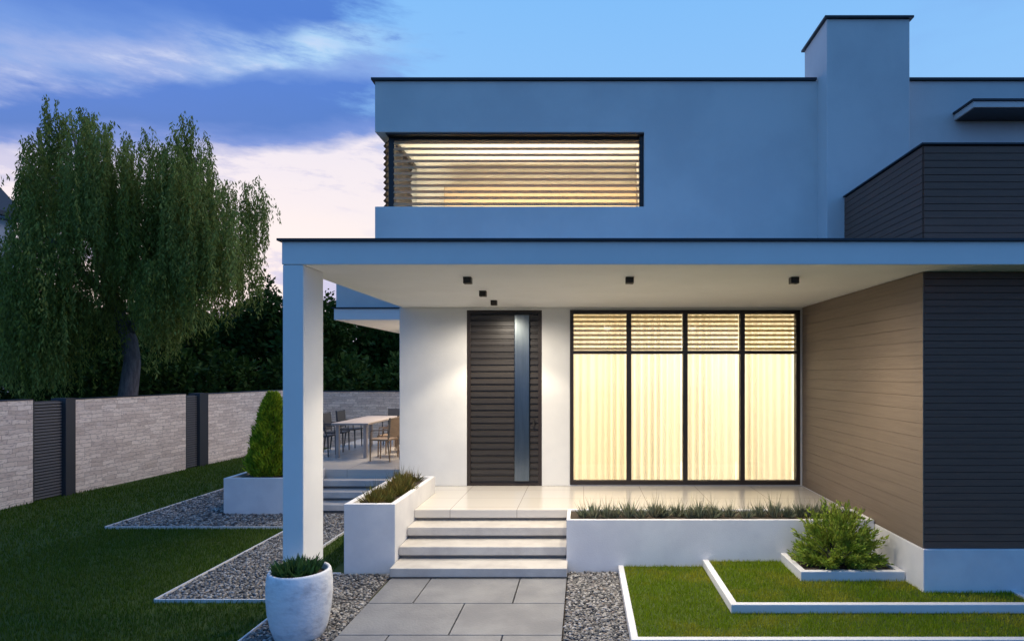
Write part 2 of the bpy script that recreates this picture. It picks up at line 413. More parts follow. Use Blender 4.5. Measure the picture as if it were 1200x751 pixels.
# porch floor
sol('porch_floor', [(-2.283, 3.55, 8.23, 9.95, .49, .60), (-3.0, -2.283, 9.41, 9.95, .49, .60), (-.20, 3.55, 8.06, 8.23, .49, .60), (-1.904, -.681, 9.95, 10.24, .49, .60)], M['tile'], villa, bevel=.008)
sol('porch_base', [(-2.28, 3.55, 8.28, 9.95, 0, .488), (-3.0, -2.28, 9.42, 9.95, 0, .488)], M['stone'], villa)
# roof slab over porch and rear terrace
sol('roof_slab', [(-2.966, RX, 6.0, 17.3, 3.505, 3.732), (-5.05, -2.966, 12.35, 17.3, 3.505, 3.732)], M['slab'], villa, bevel=.008)
sol('roof_trim', [(-3.0, RX, 5.965, 6.03, 3.734, 3.757), (-3.0, -2.94, 6.03, 12.31, 3.734, 3.757), (-5.085, -3.0, 12.315, 12.38, 3.734, 3.757), (-5.085, -5.03, 12.38, 17.3, 3.734, 3.757)], M['trim'], villa)
sol('post', [(-2.960, -2.757, 6.006, 6.47, 0, 3.503)], M['slab'], villa, bevel=.008)
sol('plinth', [(3.557, RX, 6.395, 10, 0, .60)], M['stone'], villa, bevel=.01)
# cladding volumes
def boards(name, faces, z0, z1, pitch, m, gap=.005, core=None):
    b = MB(); n = round((z1 - z0) / pitch); p = (z1 - z0) / n
    for i in range(n):
        a, c = z0 + i * p + gap / 2, z0 + (i + 1) * p - gap / 2
        for x0, x1, y0, y1 in faces: b.box(x0, x1, y0, y1, a, c)
    if core: 
        for c_ in core: b.box(*c_)
    return b.build(name, m, villa, bevel=.0025)
boards('front_cladding', [(3.575, RX, 6.41, 6.43)], .604, 3.50, .0725, M['board'], core=[(3.60, RX, 6.431, 6.6, .602, 3.503)])
boards('side_cladding', [(3.560, 3.574, 6.412, 9.948)], .604, 3.50, .145, M['woodside'], gap=.0015, core=[(3.5745, 3.598, 6.432, 9.948, .602, 3.503)])
boards('upper_cladding', [(3.575, RX, 6.41, 6.43), (3.560, 3.574, 6.43, 8.345)], 3.76, 4.82, .0757, M['board'], core=[(3.5745, RX, 6.4305, 8.345, 3.736, 4.83)])
sol('cladding_trim', [(3.54, RX, 6.39, 6.45, 4.832, 4.850), (3.54, 3.60, 6.45, 8.345, 4.832, 4.850)], M['trim'], villa)
# upper storey
sol('upper_wall', [(-2.966, RX, 8.68, 8.98, 3.76, 6.58), (-2.966, -2.70, 8.98, 17, 3.76, 6.58), (-2.7, RX, 8.98, 17, 6.0, 6.2), (-2.7, RX, 16.8, 17, 3.76, 6.0)], M['plaster'], villa,
    subs=[(-2.966, .86, 8.68, 8.98, 4.80, 5.857), (-2.966, -2.70, 8.98, 10.12, 4.80, 5.857)], bevel=.006)
sol('upper_trim', [(-3.01, 3.30, 8.64, 8.72, 6.582, 6.615), (-3.01, -2.94, 8.72, 17, 6.582, 6.615), (4.48, RX, 8.64, 8.72, 6.582, 6.615)], M['trim'], villa)
ch = sol('chimney', [(3.324, 4.455, 8.35, 9.19, 3.76, 7.27)], M['plaster'], villa, bevel=.006)
sol('cap', [(3.285, 4.495, 8.31, 9.23, 7.272, 7.30)], M['trim'], ch)
cn = sol('canopy', [(5.26, RX, 8.24, 8.678, 6.02, 6.10)], M['plaster'], villa, bevel=.004)
sol('trim', [(5.24, RX, 8.22, 8.678, 6.102, 6.13)], M['trim'], cn)
sol('soffit_shade', [(5.285, RX - .02, 8.262, 8.67, 6.008, 6.018)], M['trim'], cn)  # dark sheet put in as the shadow beneath the canopy
sol('terrace_parapet', [(-5.03, -2.97, 12.42, 12.60, 3.762, 4.75), (-5.03, -4.85, 12.6, 17, 3.762, 4.75)], M['plaster'], villa)

# corner window upstairs
uw = sol('window', [(-2.82, .86, 8.83, 8.90, 5.80, 5.856), (-2.82, .86, 8.83, 8.90, 4.802, 4.83), (.80, .858, 8.76, 8.90, 4.802, 5.856), (-2.82, -2.74, 8.83, 8.90, 4.802, 5.856),
     (-2.82, -2.76, 8.90, 10.1, 5.80, 5.856), (-2.82, -2.76, 8.90, 10.1, 4.802, 4.83), (-2.82, .86, 8.70, 8.83, 5.835, 5.856)], M['frame'], villa)
sol('pane', [(-2.74, .80, 8.87, 8.876, 4.83, 5.80)], M['glass'], uw)
lv = MB(); nsl = 11
for i in range(nsl):
    z = 4.83 + (i + .5) * .97 / nsl
    lv.prism([(8.782, z - .024), (8.787, z - .030), (8.830, z + .018), (8.827, z + .024)], 0, -2.735, .80)
lv.build('louvres', M['louvre'], uw)
lv = MB()
for i in range(nsl):
    z = 4.83 + (i + .5) * .97 / nsl
    lv.prism([(-2.90, z - .038), (-2.895, z - .046), (-2.826, z + .040), (-2.831, z + .048)], 1, 8.84, 10.1)
lv.build('louvres', M['louvre_side'], uw)
# upstairs room
sol('upstairs_room', [(-2.76, .95, 10.1, 10.16, 4.2, 5.9), (-2.70, .95, 8.98, 10.1, 5.86, 5.9), (.86, .95, 8.99, 10.1, 4.2, 5.86), (-2.69, .86, 8.99, 10.1, 4.2, 4.25)], M['plaster_in'], villa)
meta(sol('cabinet', [(-2.22, .84, 9.7, 10.08, 4.26, 5.40)], M['cabinet'], bevel=.01), 'low tan cabinet against the back wall seen through the upstairs louvres', 'cabinet')

# door
dr = MB(); X0, X1 = -1.904, -.681
n = 26; z0, z1 = .66, 3.40; p = (z1 - z0) / n
for i in range(n):
    a = z0 + i * p
    for xa, xb in ((X0 + .06, -1.135), (-.875, X1 - .06)):
        dr.prism([(10.0, a + .012), (9.975, a + .02), (9.975, a + p - .02), (10.0, a + p - .008)], 0, xa, xb)
dr.box(X0 + .06, X1 - .06, 10.0, 10.05, z0 - .02, z1 + .02)
door = dr.build('front_door', M['door'], villa)
sol('door_frame', [(X0, X0 + .06, 9.955, 10.06, .602, 3.458), (X1 - .06, X1, 9.955, 10.06, .602, 3.458), (X0 + .06, X1 - .06, 9.955, 10.06, 3.42, 3.458), (X0 + .06, X1 - .06, 9.955, 10.06, .602, .64)], M['frame'], door, bevel=.003)
sol('handle', [(-1.125, -.885, 9.935, 9.972, .68, 3.38)], M['steel'], door, bevel=.006)
sol('lock', [(-.83, -.80, 9.945, 9.974, 1.55, 1.70)], M['lamp_body'], door)

# big window
WX = [-.222, .745 - .0, 1.63, 2.56, 3.52]
mull = [(737 - 684) * 9.95 / 716, (803 - 684) * 9.95 / 716, (870 - 684) * 9.95 / 716]
fr = [(-.222, 3.52, 9.93, 10.03, 3.40, 3.459), (-.222, 3.52, 9.93, 10.03, .622, .69), (-.222, -.165, 9.93, 10.03, .69, 3.40), (3.455, 3.52, 9.93, 10.03, .69, 3.40), (-.165, 3.455, 9.93, 10.03, 2.745, 2.80)]
for c in mull: fr.append((c - .038, c + .038, 9.93, 10.03, .69, 3.40))
gw = sol('window', fr, M['frame'], villa, bevel=.003)
xs = [-.165] + [v for c in mull for v in (c - .038, c + .038)] + [3.455]
for k in range(4):
    for za, zb in ((.69, 2.745), (2.80, 3.40)):
        sol('pane', [(xs[2 * k], xs[2 * k + 1], 9.98, 9.988, za, zb)], M['glass'], gw)
# living room shell
sol('living_room', [(-.7, 4.0, 13.0, 13.1, .5, 3.49), (-.8, -.7, 10.26, 13.1, .5, 3.49), (4.0, 4.1, 10.26, 13.1, .5, 3.49), (-.7, 4.0, 10.26, 13.0, .5, .56), (-.7, 4.0, 10.26, 13.0, 3.46, 3.49)], M['plaster_in'], villa)
# curtains and blinds
names = ['first', 'second', 'third', 'fourth']
bounds = [-.25] + mull + [3.55]
for k in range(4):
    xa, xb = bounds[k], bounds[k + 1]; n = 120; ph = random.uniform(0, 6); V = []; F = []
    for i in range(n + 1):
        t = i / n; x = xa + .012 + (xb - xa - .024) * t
        for z, am in ((.60, .034), (1.6, .030), (3.44, .022)):
            yy = 10.36 + am * math.sin(t * 2 * math.pi * 8 + ph + .8 * math.sin(t * 9 + k)) + .012 * math.sin(t * 47 + k * 2)
            V.append((x, yy, z))
    for i in range(n):
        for r_ in (0, 1): F.append((3 * i + r_, 3 * i + 3 + r_, 3 * i + 4 + r_, 3 * i + 1 + r_))
    lab = ['golden sheer curtain behind the tall pane next to the front door', 'cream sheer curtain behind the second tall pane from the front door',
           'cream sheer curtain behind the third tall pane from the front door', 'pale sheer curtain behind the tall pane next to the brown wood wall'][k]
    meta(mesh_obj('curtain', V, F, M['curtain2'] if k == 0 else M['curtain'], smooth=True, origin=((xa + xb) / 2, 10.36, 3.44)), lab, 'curtain', 'sheer curtains in the porch window')
    b = MB(); ns = 8
    for i in range(ns):
        z = 2.80 + (i + .5) * .60 / ns
        b.prism([(10.100, z - .020), (10.104, z - .022), (10.124, z + .018), (10.120, z + .020)], 0, xa + .03, xb - .03)
    bl = meta(b.build('window_blind', M['blind'], origin=((xa + xb) / 2, 10.12, 3.42)), ['tan slatted blind in the small upper pane next to the front door', 'tan slatted blind in the second small upper pane from the front door',
        'tan slatted blind in the third small upper pane from the front door', 'tan slatted blind in the small upper pane next to the brown wood wall'][k], 'blind', 'blinds in the upper row of the porch window')
    MB().box(xa + .03, xb - .03, 10.10, 10.14, 3.405, 3.435).build('head_rail', M['blind'], bl)

# entrance steps
st = empty('entrance_steps', (-1.25, 7.6, 0), 'pale stone entrance steps leading up from the paved path to the porch', 'steps')
for zt, y0 in ((.15, 7.17), (.30, 7.53), (.45, 7.88)):
    xr = -.195 if y0 < 7.4 else -.215
    s = sol('step', [(-2.28 if y0 < 7.4 else -2.278, xr, y0, y0 + .42 if y0 < 7.8 else 8.27, zt - .105, zt)], M['step'], st, bevel=.008)
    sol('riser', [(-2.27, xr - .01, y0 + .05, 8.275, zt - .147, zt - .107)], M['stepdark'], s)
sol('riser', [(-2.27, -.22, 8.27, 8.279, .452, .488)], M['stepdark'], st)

# planter left of steps
def planter(name_label, x0, x1, y0, y1, h, t=.06, soil=.05, grp=None):
    o = empty('planter_box', ((x0 + x1) / 2, (y0 + y1) / 2, 0), name_label, 'planter', grp)
    sol('box', [(x0, x1, y0, y1, 0, h)], M['stone'], o, subs=[(x0 + t, x1 - t, y0 + t, y1 - t, h - .25, h)], bevel=.006)
    sol('soil', [(x0 + t + .001, x1 - t - .001, y0 + t + .001, y1 - t - .001, h - .248, h - soil)], M['soil'], o)
    return o
planter('tall white planter box with reddish sedge beside the entrance steps', -2.905, -2.285, 7.40, 9.40, .854, t=.07)
planter('long low white planter box with a row of tufts in front of the porch window', -.21, 3.55, 7.46, 8.055, .65, t=.045, soil=.02)
planter('low white planter box holding the conical shrub beside the terrace steps', -6.19, -4.9, 10.5, 11.58, .63, t=.08)

def tuft_mesh(name, n, h, w, spread, m, wisps=0, seed=1):
    P = np.stack([rng.normal(0, spread * .45, n), rng.normal(0, spread * .45, n), np.zeros(n)], 1)
    D = np.stack([P[:, 0] / spread * .7 + rng.normal(0, .28, n), P[:, 1] / spread * .7 + rng.normal(0, .28, n), np.ones(n)], 1)
    V, F = leaves(P, D, h, w)
    if wisps:
        P2 = P[:wisps]; D2 = np.stack([rng.normal(0, .25, wisps), rng.normal(0, .25, wisps), np.ones(wisps)], 1)
        V2, F2 = leaves(P2, D2, h * 1.7, w * .3); V = np.concatenate([V, V2]); F = np.concatenate([F, F2 + len(V) - len(V2)])
    o = raw_mesh(name, V, F, m); return o
def spread(proto, spots, label, cat, group):
    for i, (x, y, z, s) in enumerate(spots):
        o = proto if i == 0 else proto.copy()
        if i: COL.objects.link(o)
        o.location = (x, y, z); o.rotation_euler.z = random.uniform(0, 6.28); o.scale = (s, s, s * random.uniform(.85, 1.2))
        meta(o, label, cat, group)
tp = [tuft_mesh('tuft', 100, .15, .015, .045, M['tuft'], 26) for _ in range(3)]
pxs = [681, 694, 709, 719, 735, 750, 766, 776, 790, 797, 807, 817, 830, 838, 853, 871, 888, 905, 921, 938, 950, 962, 975]
sp = [((px - 684 + 2) * 7.68 / 716 + .0, 7.68 + random.uniform(-.05, .05), .625, random.uniform(.75, 1.2)) for px in pxs]
for k in range(3): spread(tp[k], sp[k::3], 'small grey-green tuft in the row along the long white planter before the porch window', 'plant', 'grass tufts in the long front planter')
tw = [tuft_mesh('sedge', 80, .15, .012, .05, M['tuft_w'], 14) for _ in range(2)]
sp = []
for i in range(22): sp.append((random.uniform(-2.72, -2.42), 7.6 + i * .078, .80, random.uniform(.8, 1.25)))
for k in range(2): spread(tw[k], sp[k::2], 'small olive and rust coloured sedge in the tall white planter beside the steps', 'plant', 'sedges in the tall planter')

# terrace
ts = empty('terrace_steps', (-4.0, 11, 0), 'pale stone steps leading up to the dining terrace behind the porch post', 'steps')
for zt, y0 in ((.15, 10.60), (.30, 10.94), (.45, 11.28)):
    s = sol('step', [(-4.88, -2.9, y0, y0 + .40, zt - .105, zt)], M['step'], ts, subs=[(-3.0, -2.9, y0, y0 + .4, zt - .105, zt)] if 0 else (), bevel=.008)
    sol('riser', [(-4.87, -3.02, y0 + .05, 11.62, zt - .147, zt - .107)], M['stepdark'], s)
meta(sol('terrace', [(-6.19, -3.003, 11.62, 17.0, -.02, .60)], M['tile']), kind='structure')

def chair(label, m, wm):
    c = empty('dining_chair', (0, 0, 0), label, 'chair', 'dining chairs on the rear terrace')
    MB().box(-.22, .22, -.22, .22, .43, .465).build('seat', m, c, bevel=.01)
    b = MB(); b.prism([(-.24, .50), (-.215, .50), (-.25, .90), (-.275, .90)], 0, -.22, .22); b.build('backrest', m, c, bevel=.008)
    for sx in (-.2, .2):
        MB().tube([(sx, .2, 0), (sx, .19, .43)], [.013, .018], 8).build('leg', wm, c)
        MB().tube([(sx, -.25, 0), (sx, -.2, .43), (sx, -.23, .52)], [.013, .018, .014], 8).build('leg', wm, c)
        MB().tube([(sx * 1.15, .17, .45), (sx * 1.15, .16, .64), (sx * 1.12, -.24, .66)], .014, 8).build('armrest', wm, c)
    return c
def dup(root, loc, rz, label):
    r = root.copy(); COL.objects.link(r); r.location = loc; r.rotation_euler.z = rz; r['label'] = label
    for chd in list(root.children):
        c = chd.copy(); COL.objects.link(c); c.parent = r
    return r
cl = chair('light wood dining chair at the near right corner of the terrace table', M['lightwood'], M['lightwood'])
cl.location = (-4.20, 12.85, .60); cl.rotation_euler.z = R(78)
dup(cl, (-4.28, 13.55, .60), R(84), 'light wood dining chair second from the near right corner of the terrace table')
dup(cl, (-4.25, 14.25, .60), R(92), 'light wood dining chair at the far right side of the terrace table')
cd = chair('dark woven dining chair at the near left of the terrace table', M['darkchair'], M['metaldark'])
cd.location = (-5.78, 13.55, .60); cd.rotation_euler.z = R(-90)
dup(cd, (-5.78, 14.35, .60), R(-88), 'dark woven dining chair in the middle of the left side of the terrace table')
dup(cd, (-5.78, 15.15, .60), R(-93), 'dark woven dining chair at the far left of the terrace table')
dup(cd, (-4.9, 15.75, .60), R(180), 'dark woven dining chair at the far end of the terrace table')
tb = empty('dining_table', (-4.85, 14.1, .60), 'long pale dining table on the rear terrace between light and dark chairs', 'table')
MB().box(-5.42, -4.62, 13.1, 15.4, 1.315, 1.355).build('tabletop', M['tablewhite'], tb, bevel=.008)
for x in (-5.32, -4.72):
    for y in (13.22, 15.28): MB().box(x - .035, x + .035, y - .035, y + .035, .60, 1.313).build('leg', M['tablewhite'], tb, bevel=.004)

# ------------------------------------------------------------------ pot with plant
cx, cy = -2.63, 5.66
pot = MB().lathe(cx, cy, [(.001, .012), (.20, .012), (.216, .03), (.247, .12), (.274, .26), (.286, .42), (.283, .54), (.272, .61), (.262, .628), (.245, .628), (.236, .61), (.236, .56), (.001, .56)], 48)
po = pot.build('plant_pot', M['pot'], smooth=True, origin=(cx, cy, 0)); meta(po, 'large rounded pale grey mottled pot standing at the foot of the porch post', 'pot')
MB().lathe(cx, cy, [(.001, .575), (.12, .578), (.235, .57)], 30).build('soil', M['soil'], po)
n = 520; a = rng.uniform(0, 6.283, n); r = .17 * np.sqrt(rng.uniform(0, 1, n)) ; P = np.stack([cx + r * np.cos(a) - .02, cy + r * np.sin(a), .585 + .0 * r], 1)
D = np.stack([np.cos(a) * r * 3 + rng.normal(0, .3, n), np.sin(a) * r * 3 + rng.normal(0, .5, n), np.full(n, .8)], 1)
V, F = leaves(P, D, .13, .03)
pp = raw_mesh('pot_plant', V, F, M['potplant'], origin=(cx, cy, .57)); meta(pp, 'low green leafy plant growing in the rounded grey pot', 'plant')

# ------------------------------------------------------------------ round bush
def leafball(center, rx, ry, rz, n, L, W, m, name, label, cat, shoots=130):
    o = empty(name, (center[0], center[1], center[2]), label, cat)
    V = []; F = []; off = 0
    d = unit(rng.normal(size=(shoots, 3))); d[:, 2] = np.abs(d[:, 2]) * 1.0 - .12; d = unit(d)
    stem = MB()
    for k in range(shoots):
        rad = rng.uniform(.72, 1.08); end = d[k] * np.array([rx, ry, rz]) * rad; end[2] = max(end[2], .01)
        t = rng.uniform(.30, 1, n // shoots) ** .7
        bend = np.stack([np.zeros_like(t), np.zeros_like(t), .05 * t * t], 1)
        P = np.array(center) + end[None] * t[:, None] + bend + rng.normal(0, .012, (len(t), 3))
        D = unit(end)[None] + rng.normal(0, .55, (len(t), 3)) + np.array([0, 0, .35])
        v, f = leaves(P, D, L, W); V.append(v); F.append(f + off); off += len(v)
        if k % 5 == 0: stem.tube([Vector(center), Vector(center) + Vector(end.tolist()) * .5, Vector(center) + Vector(end.tolist()) * .93], [.012, .007, .002], 5)
    raw_mesh('foliage', np.concatenate(V), np.concatenate(F), m, o)
    stem.build('stem', M['bark'], o)
    return o
leafball((2.95, 7.12, .24), .52, .42, .63, 15000, .055, .016, M['bush'], 'round_bush', 'rounded bright green bush in the small white-kerbed bed below the porch', 'bush', 260)

# conical shrub
co = empty('conical_shrub', (-5.62, 11.05, .58), 'cone-shaped yellow-green conifer in the low white planter beside the terrace', 'shrub')
n = 16000; t = rng.uniform(0, 1, n) ** 1.25; a = rng.uniform(0, 6.283, n); prof = .40 * np.where(t < .12, .75 + t * 2, 1.0) * (1 - t) ** .62 + .02
lump = 1 + .09 * np.sin(a * 5 + t * 17) + .07 * np.sin(a * 9 - t * 31)
r = prof * lump * rng.uniform(.72, 1.05, n)
P = np.stack([-5.62 + r * np.cos(a), 11.05 + r * np.sin(a), .60 + t * 1.44], 1)
D = np.stack([np.cos(a) * .6, np.sin(a) * .6, np.full(n, 1.0)], 1) + rng.normal(0, .3, (n, 3))
V, F = leaves(P, D, .09, .022); raw_mesh('foliage', V, F, M['conifer'], co)
MB().tube([(-5.62, 11.05, .5), (-5.62, 11.05, 1.2), (-5.62, 11.05, 1.9)], [.05, .035, .01], 8).build('trunk', M['bark'], co)

# ------------------------------------------------------------------ fence
def fx(y): return -10.4 + .0786 * (y - 10.9)
def slab_along(b, y0, y1, z0, z1, t0=0.0, t1=.22):
    b.prism([(fx(y0) - t1, y0), (fx(y0) - t0, y0), (fx(y1) - t0, y1), (fx(y1) - t1, y1)], 2, z0, z1)
segs = [(4.6, 7.60, 'nearest'), (8.46, 11.49, 'near'), (12.32, 15.43, 'mid'), (16.18, 19.88, 'far')]
labs = ['pale stacked-stone wall section at the near end of the side boundary, outside the dark slatted panels', 'pale stacked-stone wall section cut off by the left picture edge, before the first dark slatted panel',
        'pale stacked-stone wall section under the willow trunk between the two dark slatted panels', 'pale stacked-stone wall section behind the conical shrub, beyond the second dark slatted panel']
for (a, b_, nme), lab in zip(segs, labs):
    zt = 1.925 - .0085 * (a - 10.9)
    o = empty('stone_wall', (fx((a + b_) / 2), (a + b_) / 2, 0), lab, 'wall', 'stone sections of the garden wall')
    m_ = MB(); slab_along(m_, a, b_, -.05, zt - .016); m_.build('stonework', M['ledge'], o, bevel=.006)
    m_ = MB(); slab_along(m_, a, b_, zt - .014, zt, -.01, .23); m_.build('coping', M['trim'], o)
for (a, b_, c_), lab in zip([(7.60, 8.22, 8.46), (11.49, 12.10, 12.32), (15.43, 15.86, 16.18)],
        ['dark slatted fence panel nearest the viewer, outside the picture edge', 'wide dark slatted fence panel left of the section of wall under the willow trunk', 'narrow dark slatted fence panel right of the section of wall under the willow trunk']):
    o = empty('slatted_fence_panel', (fx((a + c_) / 2), (a + c_) / 2, 0), lab, 'fence panel', 'dark slatted panels between wall sections')
    m_ = MB(); zt = 1.93 - .0085 * (a - 10.9); n = 32
    for i in range(n):
        z = .03 + i * (zt - .06) / n; slab_along(m_, a + .03, b_ - .0, z, z + (zt - .06) / n * .62, .03, .07)
    m_.build('slats', M['metallouvre'], o)
    m_ = MB(); slab_along(m_, a + .03, b_, .0, zt - .03, .075, .10); m_.build('backing', M['metaldark'], o)
    m_ = MB(); slab_along(m_, b_ + .002, c_ - .002, 0, zt + .01, -.05, .25); slab_along(m_, a + .002, a + .028, 0, zt, .0, .2); m_.build('post', M['metaldark'], o, bevel=.005)
o = empty('stone_wall', (-4, 20, 0), 'pale stacked-stone wall running across behind the dining terrace', 'wall', 'stone sections of the garden wall')
sol('stonework', [(-9.9, 9.2, 19.9, 20.12, -.05, 1.81)], M['ledge'], o); sol('coping', [(-9.9, 9.2, 19.88, 20.14, 1.812, 1.84)], M['trim'], o)

# ------------------------------------------------------------------ willow
WX0, WY0 = -14.9, 20.0
def W(px, py, y=20.0): return Vector(((px - 684) * y / 716, y, 2.45 + (436 - py) * y / 716))
wl = empty('willow_tree', (WX0, WY0, 0), 'large weeping willow with hanging green foliage behind the garden wall', 'tree')
tr = MB()
tr.tube([W(150, 530), W(150, 462), W(155, 425), W(152, 400), W(143, 378), W(133, 352, 20.1), W(124, 322, 20.1), W(114, 290, 20.2), W(104, 250, 20.2), W(96, 200, 20.2), W(84, 150, 20.3)],
        [.33, .27, .24, .23, .21, .19, .17, .14, .11, .07, .03], 10)
LIMB = [[(150, 395, 20), (163, 365, 20.1), (176, 330, 20.2), (200, 280, 20.4), (222, 225, 20.5), (230, 185, 20.5)],
        [(133, 352, 20.1), (105, 330, 19.6), (70, 290, 19.0), (30, 260, 18.8), (-30, 250, 18.5)],
        [(124, 322, 20.1), (150, 280, 21), (163, 240, 21.6)],
        [(114, 290, 20.2), (80, 240, 21.2), (50, 190, 21.6), (45, 150, 21.6)],
        [(104, 250, 20.2), (125, 222, 19.2)],
        [(163, 365, 20.1), (200, 335, 21.2), (250, 300, 21.8)]]
for lb in LIMB:
    k = len(lb); tr.tube([W(a, b, c) for a, b, c in lb], [.13 * (1 - i / k) + .02 for i in range(k)], 8)
tr.build('trunk', M['bark'], wl, smooth=True)
# clumps (px, top py, bottom py, halfwidth px)
CL = [(55, 108, 250, 5), (70, 112, 270, 7), (78, 125, 300, 9), (95, 122, 300, 12), (110, 130, 300, 12), (125, 138, 300, 12), (40, 150, 290, 13), (32, 185, 330, 12), (140, 150, 300, 14), (155, 162, 320, 14),
      (175, 142, 320, 6), (185, 165, 330, 14), (205, 140, 330, 10), (215, 128, 330, 7), (225, 130, 330, 8), (240, 150, 330, 9), (200, 165, 350, 18), (225, 175, 350, 18), (243, 190, 340, 10),
      (60, 170, 380, 20), (90, 180, 340, 20), (120, 185, 310, 20), (150, 200, 330, 20), (180, 210, 390, 20), (210, 220, 380, 18), (235, 225, 360, 18), (255, 212, 340, 12), (270, 205, 320, 10), (285, 210, 310, 9), (300, 205, 285, 8), (308, 215, 275, 6),
      (270, 240, 340, 16), (295, 245, 290, 10), (280, 270, 350, 14), (295, 285, 345, 9),
      (20, 262, 450, 20), (0, 275, 450, 20), (-30, 270, 450, 30), (45, 250, 445, 20), (70, 270, 440, 16), (90, 300, 410, 14), (-60, 250, 440, 25), (-90, 290, 440, 25),
      (165, 290, 395, 16), (190, 290, 405, 16), (205, 310, 400, 10), (225, 300, 370, 16), (250, 300, 362, 16), (128, 340, 400, 7), (105, 300, 375, 9), (140, 270, 360, 12), (120, 255, 345, 14), (175, 300, 380, 12), (150, 285, 350, 12), (185, 320, 400, 12), (140, 310, 385, 9), (125, 300, 380, 9), (160, 300, 375, 9), (145, 250, 330, 14), (35, 215, 300, 10), (60, 330, 450, 22), (30, 340, 452, 22)]
VV, FF, off = [], [], 0
for (px, t_, b_, hw) in CL:
    area = hw * (b_ - t_); ns = int(15 + area * .0155); ns = int(ns * .7) if hw <= 10 else ns
    cyo = 20 + rng.uniform(-2.2, 2.2) if hw > 9 else 20 + rng.uniform(-1, 1)
    if t_ > 280: cyo = 18.6 + rng.uniform(-1, 3)
    for k in range(ns):
        sx = px + rng.normal(0, hw * .55); y0 = cyo + rng.normal(0, hw * .022)
        top = t_ + abs(rng.normal(0, 1)) * (b_ - t_) * .28 + 5 * ((sx - px) / hw) ** 2; bot = min(b_ + rng.normal(0, 14), top + rng.uniform(55, 150)); 
        if bot < top + 12: bot = top + 12
        A = W(sx, top, y0); B = W(sx + rng.normal(0, 4), bot, y0 + rng.normal(0, .15)); nl = int((A.z - B.z) * 34)
        tt = np.linspace(0, 1, nl); arch = np.sin(np.minimum(tt * 3.5, 1.57)) ; out = rng.normal(0, .16, 2)
        P = np.stack([A.x + (B.x - A.x) * tt + out[0] * arch, A.y + (B.y - A.y) * tt + out[1] * arch, A.z + (B.z - A.z) * tt ** 1.1], 1) + rng.normal(0, .035, (nl, 3))
        D = np.stack([rng.normal(0, .42, nl), rng.normal(0, .42, nl), -np.ones(nl)], 1)
        v, f = leaves(P, D, .15, .038); VV.append(v); FF.append(f + off); off += len(v)
raw_mesh('crown', np.concatenate(VV), np.concatenate(FF), M['willow'], wl)
print('willow leaves', off // 4)

# ------------------------------------------------------------------ woodland behind the wall
VV, FF, off = [], [], 0
def cloud(c, r, n, L, Wd):
    global off
    d = unit(rng.normal(size=(n, 3))); rr = rng.uniform(.55, 1.0, n) ** .6; lump = 1 + .16 * np.sin(d[:, 0] * 7 + c[0]) * np.cos(d[:, 2] * 6 + c[1])
    P = np.array(c) + d * np.array(r) * (rr * lump)[:, None]; D = d + rng.normal(0, .7, (n, 3))
    v, f = leaves(P, D, L, Wd); VV.append(v); FF.append(f + off); off += len(v)
for x in np.arange(-50, 16, 1.5):
    y = 29 + rng.uniform(-2, 5); h = 5.6 + rng.uniform(-.7, .7)
    if -25 < x < -19: h = 4.6
    if x < -19: h += .6
    cloud((x, y, h * .42), (1.9, 1.9, h * .5), 2200, .34, .19); cloud((x + rng.uniform(-1, 1), y + .5, h * .80), (1.4, 1.4, h * .24), 1100, .28, .16)
    for q in range(3): cloud((x + rng.uniform(-1.3, 1.3), y - 1, h * rng.uniform(.6, 1.02)), (.6, .6, .5), 260, .24, .13)
for x in np.arange(-30, 6, 1.7): cloud((x, 34.5, 2.9), (1.7, 1.2, 3.1), 1900, .36, .22)
for x in np.arange(-18, -1, 2.2): cloud((x, 24 + rng.uniform(-.6, .6), 1.5), (1.5, 1.0, 1.7), 1500, .26, .15)
for x in np.arange(-34, -18, 2.2): cloud((x, 24 + rng.uniform(-.6, .6), 1.3), (1.5, 1.0, 2.0), 1500, .26, .15)
# thin upright leaders near the post
for px, py in ((298, 330), (310, 322), (318, 330), (385, 345)):
    c = ((px - 684) * 29 / 716, 29, 2.45 + (436 - py - 22) * 29 / 716); cloud(c, (.22, .22, 1.1), 160, .22, .11)
wd = raw_mesh('woodland', np.concatenate(VV), np.concatenate(FF), M['wood_leaves']); meta(wd, kind='stuff')

# neighbouring house, roof edge glimpsed at the left
nb = empty('neighbouring_house', (-26, 40, 0), 'distant gabled house roof glimpsed behind the willow at the left edge of the garden', 'house')
k_ = 46 / 716
def N(px, py): return ((px - 684) * k_, 2.45 + (436 - py) * k_)
xr, zr = N(28, 254); xa, za = N(-45, 172); xl, zl = N(-118, 254)
MB().prism([(xl, 0), (xr - .4, 0), (xr - .4, zr - .3), (xa, za - .5), (xl, zl - .3)], 1, 40.4, 45.6).build('wall', M['nwall'], nb)
MB().prism([(xr + .3, zr - .35), (xr + .3, zr - .05), (xa, za + .1), (xl - .3, zl - .05), (xl - .3, zl - .35), (xa, za - .3)], 1, 40, 46).build('roof', M['roof'], nb)

